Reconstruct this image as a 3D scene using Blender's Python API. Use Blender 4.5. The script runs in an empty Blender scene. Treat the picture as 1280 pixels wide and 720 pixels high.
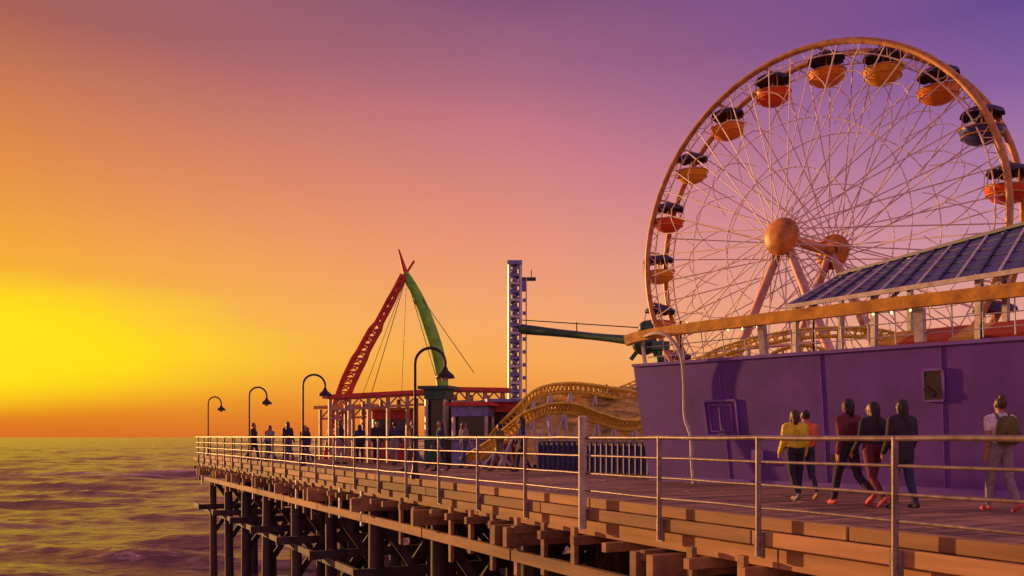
import bpy, bmesh, math, random
import numpy as np
from mathutils import Vector, Matrix
random.seed(7); np.random.seed(7)
scene=bpy.context.scene
scene.view_settings.view_transform='Standard'; scene.view_settings.look='None'; scene.view_settings.exposure=0; scene.view_settings.gamma=1
R=math.radians
DECK=-1.12; SEA=-6.0

# ---------------------------------------------------------------- helpers
def lin(c):
    o=[]
    for v in c[:3]:
        v=v/255.0
        o.append(v/12.92 if v<=0.04045 else ((v+0.055)/1.055)**2.4)
    return (o[0],o[1],o[2],1.0)

def mat(name,col,rough=0.6,metal=0.0,var=0.25,scale=3.0,bump=0.15,bscale=None,stretch=(1,1,1),rot=0.0,emit=None,es=0,island=0.0,stain=None,bd=0.012):
    m=bpy.data.materials.new(name); m.use_nodes=True
    nt=m.node_tree; N=nt.nodes; L=nt.links
    b=N['Principled BSDF']
    b.inputs['Roughness'].default_value=rough; b.inputs['Metallic'].default_value=metal
    tc=N.new('ShaderNodeTexCoord'); mp=N.new('ShaderNodeMapping'); mp.vector_type='TEXTURE'
    mp.inputs['Scale'].default_value=stretch; mp.inputs['Rotation'].default_value=(0,0,rot)
    L.new(tc.outputs['Object'],mp.inputs['Vector'])
    n=N.new('ShaderNodeTexNoise'); n.inputs['Scale'].default_value=scale; n.inputs['Detail'].default_value=8
    n.inputs['Roughness'].default_value=0.65
    L.new(mp.outputs[0],n.inputs['Vector'])
    cr=N.new('ShaderNodeValToRGB')
    lo=[max(0,c*(1-var*1.6)) for c in col[:3]]+[1]; hi=[min(1,c*(1+var)) for c in col[:3]]+[1]
    cr.color_ramp.elements[0].color=lo; cr.color_ramp.elements[1].color=hi
    cr.color_ramp.elements[0].position=0.3; cr.color_ramp.elements[1].position=0.68
    L.new(n.outputs['Fac'],cr.inputs[0])
    out=cr.outputs[0]
    if island>0:
        g=N.new('ShaderNodeNewGeometry')
        mr=N.new('ShaderNodeMapRange'); mr.inputs['To Min'].default_value=1-island; mr.inputs['To Max'].default_value=1+island
        L.new(g.outputs['Random Per Island'],mr.inputs['Value'])
        hs=N.new('ShaderNodeHueSaturation'); L.new(mr.outputs[0],hs.inputs['Value']); L.new(out,hs.inputs['Color'])
        out=hs.outputs[0]
    if stain is not None:
        n2=N.new('ShaderNodeTexNoise'); n2.inputs['Scale'].default_value=scale*0.35; n2.inputs['Detail'].default_value=10
        mp2=N.new('ShaderNodeMapping'); mp2.inputs['Scale'].default_value=(1,1,0.25)
        L.new(tc.outputs['Object'],mp2.inputs['Vector']); L.new(mp2.outputs[0],n2.inputs['Vector'])
        r2=N.new('ShaderNodeValToRGB'); r2.color_ramp.elements[0].position=0.5; r2.color_ramp.elements[1].position=0.72
        mx=N.new('ShaderNodeMix'); mx.data_type='RGBA'
        L.new(n2.outputs['Fac'],r2.inputs[0]); 
        ml=N.new('ShaderNodeMath'); ml.operation='MULTIPLY'; ml.inputs[1].default_value=0.6
        L.new(r2.outputs[0],ml.inputs[0]); L.new(ml.outputs[0],mx.inputs['Factor'])
        L.new(out,mx.inputs[6]); mx.inputs[7].default_value=(*stain[:3],1)
        out=mx.outputs[2]
    L.new(out,b.inputs['Base Color'])
    if bump>0:
        n3=N.new('ShaderNodeTexNoise'); n3.inputs['Scale'].default_value=bscale or scale*6; n3.inputs['Detail'].default_value=6
        L.new(mp.outputs[0],n3.inputs['Vector'])
        bp=N.new('ShaderNodeBump'); bp.inputs['Strength'].default_value=bump; bp.inputs['Distance'].default_value=bd
        L.new(n3.outputs['Fac'],bp.inputs['Height']); L.new(bp.outputs[0],b.inputs['Normal'])
    if emit:
        b.inputs['Emission Color'].default_value=(*emit,1); b.inputs['Emission Strength'].default_value=es
    return m

class MB:
    """mesh builder"""
    def __init__(s): s.v=[]; s.f=[]; s.m=[]; s.sm=[]; s.mats=[]
    def mi(s,m):
        if m not in s.mats: s.mats.append(m)
        return s.mats.index(m)
    def add(s,vs,fs,m,smooth=False):
        o=len(s.v); s.v+= [tuple(v) for v in vs]; k=s.mi(m)
        for f in fs: s.f.append([i+o for i in f]); s.m.append(k); s.sm.append(smooth)
    def beam(s,p0,p1,w,h,m,up=(0,0,1)):
        p0=Vector(p0); p1=Vector(p1); d=(p1-p0)
        if d.length<1e-6: return
        d.normalize(); u=Vector(up)
        if abs(d.dot(u))>0.99: u=Vector((0.47,-0.88,0)) if abs(d.z)>0.9 else Vector((0,0,1))
        a=d.cross(u).normalized(); b=a.cross(d).normalized()
        a=a*w/2; b=b*h/2
        vs=[p0-a-b,p0+a-b,p0+a+b,p0-a+b,p1-a-b,p1+a-b,p1+a+b,p1-a+b]
        s.add(vs,[(3,2,1,0),(4,5,6,7),(0,1,5,4),(1,2,6,5),(2,3,7,6),(3,0,4,7)],m)
    def tube(s,pts,r,m,n=8,closed=False,radii=None):
        pts=[Vector(p) for p in pts]; k=len(pts); vs=[]; prev=None
        for i,p in enumerate(pts):
            if closed: d=pts[(i+1)%k]-pts[i-1]
            else: d=pts[min(i+1,k-1)]-pts[max(i-1,0)]
            if d.length<1e-9: d=Vector((0,0,1))
            d.normalize()
            if prev is None:
                u=Vector((0,0,1)) if abs(d.z)<0.9 else Vector((1,0,0))
                a=d.cross(u).normalized()
            else:
                a=(prev-d*prev.dot(d))
                a.normalize()
            prev=a; b=d.cross(a)
            rr=radii[i] if radii else r
            for j in range(n):
                t=2*math.pi*j/n
                vs.append(p+(a*math.cos(t)+b*math.sin(t))*rr)
        fs=[]
        for i in range(k if closed else k-1):
            i2=(i+1)%k
            for j in range(n):
                j2=(j+1)%n
                fs.append((i*n+j,i*n+j2,i2*n+j2,i2*n+j))
        s.add(vs,fs,m,True)
        if not closed:
            s.add([vs[j] for j in range(n)],[tuple(range(n-1,-1,-1))],m)
            s.add([vs[(k-1)*n+j] for j in range(n)],[tuple(range(n))],m)
    def lathe(s,prof,m,n=24,center=(0,0,0),axis=(0,0,1),smooth=True,scallop=0.0,ns=8):
        ax=Vector(axis).normalized(); u=Vector((0,0,1)) if abs(ax.z)<0.9 else Vector((1,0,0))
        a=ax.cross(u).normalized(); b=ax.cross(a); c=Vector(center); vs=[]
        for i,(r,z) in enumerate(prof):
            for j in range(n):
                t=2*math.pi*j/n
                zz=z-(scallop*abs(math.sin(ns*t/2)) if (scallop and i==len(prof)-1) else 0)
                vs.append(c+ax*zz+(a*math.cos(t)+b*math.sin(t))*r)
        fs=[]
        for i in range(len(prof)-1):
            for j in range(n):
                j2=(j+1)%n; fs.append((i*n+j,i*n+j2,(i+1)*n+j2,(i+1)*n+j))
        s.add(vs,fs,m,smooth)
    def box(s,c,size,m,rot=0):
        c=Vector(c); x,y,z=[q/2 for q in size]; M=Matrix.Rotation(rot,3,'Z')
        vs=[c+M@Vector(p) for p in [(-x,-y,-z),(x,-y,-z),(x,y,-z),(-x,y,-z),(-x,-y,z),(x,-y,z),(x,y,z),(-x,y,z)]]
        s.add(vs,[(3,2,1,0),(4,5,6,7),(0,1,5,4),(1,2,6,5),(2,3,7,6),(3,0,4,7)],m)
    def obj(s,name,parent=None,bevel=0):
        me=bpy.data.meshes.new(name); me.from_pydata(s.v,[],s.f)
        for m in s.mats: me.materials.append(m)
        me.polygons.foreach_set('material_index',s.m); me.polygons.foreach_set('use_smooth',s.sm); me.update()
        o=bpy.data.objects.new(name,me); scene.collection.objects.link(o)
        if parent: o.parent=parent
        if bevel:
            b=o.modifiers.new('b','BEVEL'); b.width=bevel; b.segments=2; b.limit_method='ANGLE'
        return o
def empty(name,loc=(0,0,0)):
    e=bpy.data.objects.new(name,None); e.empty_display_size=0.3; e.location=loc; scene.collection.objects.link(e); return e
def catmull(pts,sub=8,closed=False):
    P=[Vector(p) for p in pts]; n=len(P); out=[]
    rng=range(n) if closed else range(n-1)
    for i in rng:
        if closed: a,b,c,d=P[i-1],P[i],P[(i+1)%n],P[(i+2)%n]
        else: a,b,c,d=P[max(i-1,0)],P[i],P[i+1],P[min(i+2,n-1)]
        for k in range(sub):
            t=k/sub
            out.append(0.5*((2*b)+(c-a)*t+(2*a-5*b+4*c-d)*t*t+(3*b-a-3*c+d)*t**3))
    if not closed: out.append(P[-1])
    return out

# pier frame: u runs out along the pier edge, v runs inland across the deck
P0=Vector((4.0,8.5,0)); U=Vector((-0.4738,0.8806,0)); V=Vector((0.8806,0.4738,0))
def pv(u,v,z=DECK): 
    p=P0+U*u+V*v; return Vector((p.x,p.y,z))
PA=math.atan2(U.y,U.x)

# ---------------------------------------------------------------- materials
M_plank=mat('weathered_planks',(0.27,0.14,0.10),0.58,0,0.42,3.0,0.6,22,(1,9,1),PA,island=0.38)
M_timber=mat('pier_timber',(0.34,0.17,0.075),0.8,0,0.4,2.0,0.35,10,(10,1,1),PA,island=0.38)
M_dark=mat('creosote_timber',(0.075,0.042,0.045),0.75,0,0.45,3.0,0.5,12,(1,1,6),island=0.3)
M_rail=mat('galvanised_rail',(0.26,0.185,0.17),0.42,0.3,0.3,9,0.15,60,stain=(0.14,0.06,0.03))
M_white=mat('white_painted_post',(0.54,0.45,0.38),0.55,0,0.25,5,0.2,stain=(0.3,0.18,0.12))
M_purple=mat('purple_paint',(0.135,0.04,0.33),0.6,0,0.2,1.2,0.12,25,stain=(0.085,0.026,0.20))
M_purple2=mat('purple_trim',(0.20,0.09,0.42),0.55,0,0.2,3,0.1)
M_orange=mat('orange_paint',(0.88,0.36,0.03),0.5,0,0.35,3,0.15)
M_red=mat('red_paint',(0.60,0.04,0.025),0.5,0,0.3,3,0.12)
M_redd=mat('red_canvas',(0.52,0.05,0.03),0.8,0,0.25,3,0.2)
M_green=mat('green_paint',(0.20,0.55,0.04),0.5,0,0.3,2,0.12)
M_dgreen=mat('dark_green_paint',(0.03,0.10,0.07),0.45,0.2,0.3,3,0.1)
M_blue=mat('blue_white_steel',(0.19,0.19,0.44),0.5,0.2,0.3,3,0.1)
M_pale=mat('pale_steel',(0.56,0.48,0.50),0.45,0.2,0.2,4,0.1)
M_iron=mat('dark_iron',(0.045,0.03,0.035),0.5,0.5,0.3,8,0.1)
M_yel=mat('yellow_track_paint',(0.90,0.55,0.05),0.5,0,0.25,3,0.15)
M_rock=mat('golden_rockwork',(0.74,0.42,0.10),0.85,0,0.6,1.6,0.8,6,(1.6,1.6,0.45),bd=0.03)
M_roof=mat('blue_solar_glass',(0.03,0.04,0.15),0.35,0.1,0.3,1.5,0.03)
M_bulb=mat('lit_bulb',(0.9,0.7,0.4),0.4,0,0,1,0,emit=(1,0.62,0.25),es=3.5)
M_glass=mat('lamp_glass',(0.7,0.62,0.5),0.3,0,0.1,4,0)
M_rim=mat('wheel_rim_paint',(0.58,0.26,0.09),0.45,0.1,0.3,2,0.05)
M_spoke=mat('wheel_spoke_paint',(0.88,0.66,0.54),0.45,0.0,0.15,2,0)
M_leg=mat('wheel_leg_paint',(0.62,0.33,0.29),0.5,0.1,0.25,1.5,0.05)
M_hub=mat('copper_hub',(0.72,0.24,0.05),0.5,0.1,0.45,0.8,0.2)
M_gO=mat('gondola_orange',(0.92,0.25,0.015),0.35,0,0.15,2,0)
M_gR=mat('gondola_red',(0.80,0.09,0.02),0.35,0,0.15,2,0)
M_gY=mat('gondola_yellow',(0.90,0.40,0.02),0.35,0,0.15,2,0)
M_gB=mat('gondola_blue',(0.06,0.07,0.28),0.35,0,0.15,2,0)
M_can=mat('canopy_navy',(0.05,0.04,0.12),0.6,0,0.25,2,0)
M_window=mat('dark_glass',(0.02,0.02,0.03),0.15,0,0.1,2,0)

# ---------------------------------------------------------------- camera
cam=bpy.data.cameras.new('camera'); co=bpy.data.objects.new('camera',cam); scene.collection.objects.link(co)
co.location=(0,0,0); co.rotation_euler=(R(90),0,0)
cam.sensor_width=36; cam.lens=1100/1280*36; cam.shift_y=186/1280; cam.clip_end=20000; cam.clip_start=0.1
scene.camera=co

# ---------------------------------------------------------------- world sky
SUN_AZ=-50.0; SUN_EL=7.0
w=bpy.data.worlds.new('World'); scene.world=w; w.use_nodes=True
nt=w.node_tree; N=nt.nodes; L=nt.links; N.clear()
def mth(op,a,b=None,c=None,clamp=False):
    n=N.new('ShaderNodeMath'); n.operation=op; n.use_clamp=clamp
    for i,x in enumerate((a,b,c)):
        if x is None: continue
        if isinstance(x,(int,float)): n.inputs[i].default_value=x
        else: L.new(x,n.inputs[i])
    return n.outputs[0]
def mrange(x,a,b,smooth=False,t0=0.0,t1=1.0):
    n=N.new('ShaderNodeMapRange'); n.clamp=True
    if smooth: n.interpolation_type='SMOOTHSTEP'
    n.inputs['From Min'].default_value=a; n.inputs['From Max'].default_value=b
    n.inputs['To Min'].default_value=t0; n.inputs['To Max'].default_value=t1
    L.new(x,n.inputs['Value']); return n.outputs[0]
def mixc(f,a,b):
    n=N.new('ShaderNodeMix'); n.data_type='RGBA'; L.new(f,n.inputs['Factor'])
    for k,x in ((6,a),(7,b)):
        if isinstance(x,tuple): n.inputs[k].default_value=x
        else: L.new(x,n.inputs[k])
    return n.outputs[2]
tc=N.new('ShaderNodeTexCoord'); sp=N.new('ShaderNodeSeparateXYZ'); L.new(tc.outputs['Generated'],sp.inputs[0])
X,Y,Z=sp.outputs
h=mth('SQRT',mth('ADD',mth('MULTIPLY',X,X),mth('MULTIPLY',Y,Y))); h=mth('MAXIMUM',h,1e-4)
# soft large-scale haze variation
nz=N.new('ShaderNodeTexNoise'); nz.inputs['Scale'].default_value=2.2; nz.inputs['Detail'].default_value=4
mpn=N.new('ShaderNodeMapping'); mpn.inputs['Scale'].default_value=(1,1,5); L.new(tc.outputs['Generated'],mpn.inputs[0]); L.new(mpn.outputs[0],nz.inputs['Vector'])
noise=mth('SUBTRACT',nz.outputs['Fac'],0.5)
tan=mth('ADD',mth('DIVIDE',Z,h),mth('MULTIPLY',noise,0.035)); 
sx,sy=math.sin(R(SUN_AZ)),math.cos(R(SUN_AZ))
dot=mth('DIVIDE',mth('ADD',mth('MULTIPLY',X,sx),mth('MULTIPLY',Y,sy)),h)
ang=mth('MULTIPLY',mth('ARCCOSINE',mth('MINIMUM',mth('MAXIMUM',dot,-1.0),1.0)),180/math.pi)
def ramp(stops):
    n=N.new('ShaderNodeValToRGB'); cr=n.color_ramp; cr.interpolation='LINEAR'
    cr.elements[0].position=stops[0][0]; cr.elements[0].color=lin(stops[0][1])
    cr.elements[1].position=stops[-1][0]; cr.elements[1].color=lin(stops[-1][1])
    for p,c in stops[1:-1]:
        e=cr.elements.new(p); e.color=lin(c)
    L.new(tan,n.inputs[0]); return n.outputs[0]
UPC=(160,110,140)
r1=ramp([(0,(212,98,28)),(0.02,(222,124,18)),(0.052,(240,162,12)),(0.091,(248,186,18)),(0.138,(248,182,32)),(0.193,(243,165,50)),(0.272,(226,140,66)),(0.35,(200,118,78)),(0.43,(166,96,85)),(1,UPC)])
r2=ramp([(0,(222,122,46)),(0.042,(238,148,58)),(0.087,(247,168,80)),(0.133,(246,167,103)),(0.224,(231,146,120)),(0.315,(207,125,129)),(0.405,(172,105,128)),(0.496,(134,83,120)),(1,UPC)])
r3=ramp([(0,(238,156,90)),(0.06,(238,160,114)),(0.115,(228,156,140)),(0.193,(203,143,163)),(0.272,(170,120,164)),(0.35,(135,95,158)),(0.43,(104,72,145)),(1,UPC)])
r4=ramp([(0,(225,165,160)),(0.2,(222,165,180)),(0.5,(190,145,180)),(1,UPC)])  # unseen sky behind the camera, brightened to fill camera-facing surfaces
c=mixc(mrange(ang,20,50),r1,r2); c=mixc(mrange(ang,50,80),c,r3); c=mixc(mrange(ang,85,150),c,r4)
# bright haze around the low sun
dx=mth('DIVIDE',ang,38.0); dy=mth('DIVIDE',mth('SUBTRACT',tan,0.090),0.080)
rr=mth('SQRT',mth('ADD',mth('MULTIPLY',dx,dx),mth('MULTIPLY',dy,dy)))
rr=mth('ADD',rr,mth('MULTIPLY',noise,0.5))
gl=mth('SUBTRACT',1.0,mrange(rr,0.62,1.10,True))
c=mixc(mth('MULTIPLY',gl,0.95),c,lin((255,224,0)))
# physical sky, small addition
sk=N.new('ShaderNodeTexSky'); sk.sky_type='NISHITA'; sk.sun_disc=False
sk.sun_elevation=R(SUN_EL); sk.sun_rotation=R(SUN_AZ)
b1=N.new('ShaderNodeBackground'); L.new(c,b1.inputs[0]); L.new(mrange(ang,85,150,False,1.0,1.15),b1.inputs[1])  # strength raised behind the camera as added fill light
b2=N.new('ShaderNodeBackground'); L.new(sk.outputs[0],b2.inputs[0]); b2.inputs[1].default_value=0.002
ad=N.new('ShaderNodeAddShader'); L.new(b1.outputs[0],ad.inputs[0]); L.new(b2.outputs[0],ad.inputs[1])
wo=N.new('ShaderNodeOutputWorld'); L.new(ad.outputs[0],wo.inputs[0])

sl=bpy.data.lights.new('sun','SUN'); so=bpy.data.objects.new('sun',sl); scene.collection.objects.link(so)
sl.energy=5.0; sl.angle=R(0.8); sl.color=(1.0,0.50,0.17)
sd=Vector((sx*math.cos(R(SUN_EL)),sy*math.cos(R(SUN_EL)),math.sin(R(SUN_EL))))
so.rotation_euler=sd.to_track_quat('Z','Y').to_euler()

# ---------------------------------------------------------------- sea
def sea():
    az=np.concatenate([np.linspace(-180,-48,50,endpoint=False),np.linspace(-48,35,500,endpoint=False),np.linspace(35,180,50)])
    r=np.geomspace(4,9000,700)
    A,Rr=np.meshgrid(np.radians(az),r); Xs=np.sin(A)*Rr; Ys=np.cos(A)*Rr
    Zs=np.zeros_like(Xs)
    rng=np.random.RandomState(3)
    for i in range(46):
        lam=rng.choice([1.1,1.7,2.6,4.0,6.5,10,16,26]); th=rng.normal(0.15,0.42 if lam>3 else 0.8)
        k=2*np.pi/lam; amp=0.0085*lam**0.95/ (1.0 if lam<12 else 1.3)
        ph=rng.uniform(0,6.28)
        fade=np.clip(1.4-Rr/(lam*75),0,1)
        s=np.sin(k*(np.sin(th)*Xs+np.cos(th)*Ys)+ph+0.6*np.sin(Xs*0.11+i))
        Zs+=amp*fade*(1-2*np.sqrt(1-0.92*(s*0.5+0.5)))
    foam=np.zeros_like(Xs)
    # long breakers rolling in
    for d0,aa,wd in ((47,0.35,1.6),(62,0.55,2.0),(92,0.65,2.6),(140,0.7,3.6)):
        yy=Ys*0.97+Xs*0.12+1.6*np.sin(Xs*0.09+d0)+0.8*np.sin(Xs*0.27)
        q=(yy-d0)/wd; env=0.6+0.4*np.sin(Xs*0.05+d0*0.7)
        Zs+=aa*env*np.exp(-np.where(q<0,(q*1.7)**2,(q*0.8)**2))
        foam=np.maximum(foam,env*np.exp(-((q+0.35)*1.1)**2))
    n,m=Xs.shape
    co_=np.stack([Xs,Ys,Zs+SEA],-1).reshape(-1,3)
    idx=np.arange(n*m).reshape(n,m)
    q=np.stack([idx[:-1,:-1],idx[:-1,1:],idx[1:,1:],idx[1:,:-1]],-1).reshape(-1,4)
    me=bpy.data.meshes.new('sea_water')
    me.vertices.add(n*m); me.vertices.foreach_set('co',co_.ravel())
    me.loops.add(len(q)*4); me.loops.foreach_set('vertex_index',q.ravel().astype(np.int32))
    me.polygons.add(len(q)); me.polygons.foreach_set('loop_start',np.arange(0,len(q)*4,4,dtype=np.int32))
    me.polygons.foreach_set('use_smooth',np.ones(len(q),dtype=bool))
    at=me.attributes.new('foam','FLOAT','POINT'); at.data.foreach_set('value',foam.ravel().astype(np.float32))
    me.update(); me.validate()
    o=bpy.data.objects.new('sea_water',me); scene.collection.objects.link(o)
    m_=bpy.data.materials.new('sea_water'); m_.use_nodes=True; t=m_.node_tree; b=t.nodes['Principled BSDF']; K=t.links.new
    b.inputs['IOR'].default_value=1.33
    b.inputs['Specular Tint'].default_value=(1.0,0.74,0.62,1)
    tcn=t.nodes.new('ShaderNodeTexCoord'); mp=t.nodes.new('ShaderNodeMapping'); mp.inputs['Scale'].default_value=(0.45,1.3,1)
    K(tcn.outputs['Object'],mp.inputs[0])
    last=None
    for sc,st,ds in ((0.35,0.7,0.7),(2.2,0.6,0.14),(9,0.35,0.03)):
        nn=t.nodes.new('ShaderNodeTexNoise'); nn.inputs['Scale'].default_value=sc; nn.inputs['Detail'].default_value=5
        K(mp.outputs[0],nn.inputs['Vector'])
        bb=t.nodes.new('ShaderNodeBump'); bb.inputs['Strength'].default_value=st; bb.inputs['Distance'].default_value=ds
        K(nn.outputs['Fac'],bb.inputs['Height'])
        if last: K(last,bb.inputs['Normal'])
        last=bb.outputs[0]
    K(last,b.inputs['Normal'])
    # foam: streaky noise, gathered on the breakers
    mp2=t.nodes.new('ShaderNodeMapping'); mp2.inputs['Scale'].default_value=(0.16,0.5,1); K(tcn.outputs['Object'],mp2.inputs[0])
    f1=t.nodes.new('ShaderNodeTexNoise'); f1.inputs['Scale'].default_value=1.0; f1.inputs['Detail'].default_value=12; f1.inputs['Roughness'].default_value=0.75; f1.inputs['Distortion'].default_value=0.8
    K(mp2.outputs[0],f1.inputs['Vector'])
    fa=t.nodes.new('ShaderNodeAttribute'); fa.attribute_name='foam'
    ma=t.nodes.new('ShaderNodeMath'); ma.operation='MULTIPLY_ADD'; K(fa.outputs['Fac'],ma.inputs[0]); ma.inputs[1].default_value=0.17; K(f1.outputs['Fac'],ma.inputs[2])
    fr=t.nodes.new('ShaderNodeValToRGB'); fr.color_ramp.elements[0].position=0.60; fr.color_ramp.elements[1].position=0.72; K(ma.outputs[0],fr.inputs[0])
    mx=t.nodes.new('ShaderNodeMix'); mx.data_type='RGBA'; mx.inputs[6].default_value=(0.15,0.06,0.055,1); mx.inputs[7].default_value=(0.78,0.52,0.46,1); K(fr.outputs[0],mx.inputs['Factor']); K(mx.outputs[2],b.inputs['Base Color'])
    m2=t.nodes.new('ShaderNodeMapRange'); m2.inputs['To Min'].default_value=0.2; m2.inputs['To Max'].default_value=0.7; K(fr.outputs[0],m2.inputs['Value']); K(m2.outputs[0],b.inputs['Roughness'])
    me.materials.append(m_)
sea()

# ---------------------------------------------------------------- pier
pier=empty('wooden_pier')
UMIN,UMAX,VMAX=-14.0,44.0,58.0
d=MB(); pw=0.19; u=UMIN; row=0
while u<UMAX:
    v=0.0; first=random.uniform(2,5.5)
    while v<VMAX:
        L_=first if v==0 else 6.0
        v2=min(v+L_,VMAX); dz=random.uniform(-0.004,0.004)
        ex=random.uniform(0,0.03) if v==0 else 0
        a,b_=pv(u,v+ex,DECK-0.04+dz),pv(u,v2-0.006,DECK-0.04+dz)
        d.beam(a+U*pw/2,b_+U*pw/2,pw-0.014,0.08,M_plank)
        v=v2
    u+=pw
d.obj('deck_planks',pier)
s=MB()
# longitudinal stringers + rim timbers
for k,vv in enumerate([0.14,0.9,1.7,2.6,3.6,4.8,6.2,8,10,13,16,20,25,30,36,42,50]):
    uu=UMIN
    while uu<UMAX-0.5:
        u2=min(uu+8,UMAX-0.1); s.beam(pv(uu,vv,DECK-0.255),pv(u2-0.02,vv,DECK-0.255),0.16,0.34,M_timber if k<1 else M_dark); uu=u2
# curb timber and fascia board on deck edge
uu=UMIN
while uu<UMAX-0.5:
    u2=min(uu+5,UMAX); s.beam(pv(uu,0.16,DECK+0.085),pv(u2-0.03,0.16,DECK+0.085),0.2,0.15,M_timber)
    s.beam(pv(uu+1.3,-0.045,DECK-0.075),pv(u2+1.28,-0.045,DECK-0.075),0.06,0.17,M_timber); uu=u2
s.obj('stringers',pier,0.01)
p=MB(); B=MB()
ub=-12.3; nb=0
while ub<UMAX:
    for o_ in (-0.2,0.2):
        p.beam(pv(ub+o_,-0.42+random.uniform(-.12,.12),DECK-0.63),pv(ub+o_,VMAX,DECK-0.63),0.14,0.34,M_timber)
    for vv in [0.25,2.3,4.6,7,10,13,17,21,26,32,40,50]:
        lean=random.uniform(-0.12,0.12); rr_=random.uniform(0.17,0.22)
        top=pv(ub,vv,DECK-0.45); bot=pv(ub+lean*1.5,vv+lean,SEA-2.0)
        zs=[0,0.3,0.6,0.8,1]; pts=[top.lerp(bot,t) for t in zs]
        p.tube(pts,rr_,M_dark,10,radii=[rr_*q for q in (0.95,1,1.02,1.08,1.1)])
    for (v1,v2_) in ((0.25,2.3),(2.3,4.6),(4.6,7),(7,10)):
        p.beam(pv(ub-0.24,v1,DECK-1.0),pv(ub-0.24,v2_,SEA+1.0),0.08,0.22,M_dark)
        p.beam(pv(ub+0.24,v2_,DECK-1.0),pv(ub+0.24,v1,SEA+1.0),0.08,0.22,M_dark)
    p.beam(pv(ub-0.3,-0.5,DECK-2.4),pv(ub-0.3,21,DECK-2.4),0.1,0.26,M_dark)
    ub+=4.1; nb+=1
p.obj('piles_and_caps',pier)
# lower walers and short joist ends seen from the side
uu=-12.3; k=0
while uu<UMAX-4:
    B.beam(pv(uu,-0.12,DECK-0.98),pv(uu+4.05,-0.12,DECK-0.98),0.12,0.2,M_timber)
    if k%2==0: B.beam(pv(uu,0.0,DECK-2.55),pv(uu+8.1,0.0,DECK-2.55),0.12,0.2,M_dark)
    uu+=4.1; k+=1
uu=UMIN+0.3
while uu<UMAX:
    B.beam(pv(uu,-0.26+random.uniform(-.05,.05),DECK-0.5),pv(uu,1.0,DECK-0.5),0.12,0.14,M_timber)
    if random.random()<0.6: B.beam(pv(uu+0.1,-0.12,DECK-0.3),pv(uu+0.1,-0.12,DECK-1.15-random.random()*0.3),0.08,0.12,M_white if random.random()<.2 else M_timber)
    uu+=0.94
B.obj('walers_and_joist_ends',pier,0.008)

# railing
rl=MB()
us=[5.87+1.87*k for k in range(-10,21)]
RV=-0.115
for i,uu in enumerate(us):
    k=i-10
    if k==0:
        rl.tube([pv(uu,RV-0.03,DECK-0.30),pv(uu,RV-0.03,0.28)],0.065,M_white,12); rl.lathe([(0.0,0.05),(0.06,0.04),(0.075,0.0),(0.065,-0.01)],M_white,12,pv(uu,RV-0.03,0.28))
    else:
        rl.tube([pv(uu,RV,DECK-0.28),pv(uu,RV,0.0)],0.034,M_rail,10)
        rl.beam(pv(uu,RV+0.02,DECK-0.3),pv(uu,RV+0.02,DECK+0.0),0.14,0.04,M_rail,up=V)
for z,r_ in ((-0.012,0.030),(-0.29,0.018),(-0.56,0.018),(-0.83,0.018)):
    pts=[pv(us[0],RV,z)]
    for a,b_ in zip(us[:-1],us[1:]):
        for t in (0.33,0.66,1.0):
            pts.append(pv(a+(b_-a)*t,RV+random.uniform(-.004,.004),z+random.uniform(-.006,.006)))
    pts.append(pv(44,RV,z)); rl.tube(pts,r_,M_rail,8)
# return across the end of the pier
for vv in np.arange(0,40,1.9):
    rl.tube([pv(44.02,vv,DECK-0.25),pv(44.02,vv,0)],0.034,M_rail,8)
for z,r_ in ((-0.012,0.032),(-0.29,0.021),(-0.56,0.021),(-0.83,0.021)):
    rl.tube([pv(44.02,RV,z),pv(44.02,40,z)],r_,M_rail,8)
rl.obj('metal_railing')

# hooked street lamps on the railing line
def lamp(u_,h=3.08,flip=1):
    m=MB(); z0=0
    m.lathe([(0.11,0),(0.11,0.12),(0.07,0.2),(0.05,0.5)],M_iron,12)
    arc=[(0,0,0.4),(0,0,h-0.42)]
    for k in range(1,13):
        t=math.pi*k/12*1.06
        arc.append((0.36-0.36*math.cos(t),0,h-0.42+0.36*math.sin(t)))
    m.tube(arc,0.035,M_iron,8)
    e=arc[-1]
    m.lathe([(0.02,0.02),(0.05,-0.02),(0.08,-0.10),(0.2,-0.2),(0.23,-0.27),(0.225,-0.275),(0.1,-0.2),(0.0,-0.18)],M_iron,16,e)
    m.lathe([(0.001,-0.19),(0.09,-0.2),(0.1,-0.27),(0.06,-0.34),(0.001,-0.36)],M_glass,12,e)
    o=m.obj('street_lamp'); o.location=pv(u_,0.12,DECK+0.15); o.rotation_euler=(0,0,R(random.uniform(-12,10)))
for u_ in (13.4,23.2,31.6,41.6): lamp(u_)

# ---------------------------------------------------------------- purple wall
wall=empty('purple_wall')
WA=Vector((3.52,22.5,0)); WD=Vector((0.665,-0.747,0)); WN=Vector((-0.747,-0.665,0))
def wp(s_,z,off=0.0): # s along wall, z, off outwards
    f=(z-DECK)/2.9; lean=0.22*f
    q=WA+WD*(s_-0.35*f*max(0,1-s_/6))+WN*(off+lean); return Vector((q.x,q.y,z))
m=MB(); LEN=20; top=lambda s_: 1.80-0.006*s_
S=[0,0.05]+[1.22*k for k in range(1,17)]+[LEN]
zs=[DECK,-0.6,0.3,1.2,None]
vs=[];fs=[]
for s_ in S:
    for z in zs: vs.append(wp(s_,top(s_) if z is None else z))
nz_=len(zs)
for i in range(len(S)-1):
    for j in range(nz_-1): fs.append((i*nz_+j,(i+1)*nz_+j,(i+1)*nz_+j+1,i*nz_+j+1))
m.add(vs,fs,M_purple)
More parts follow.
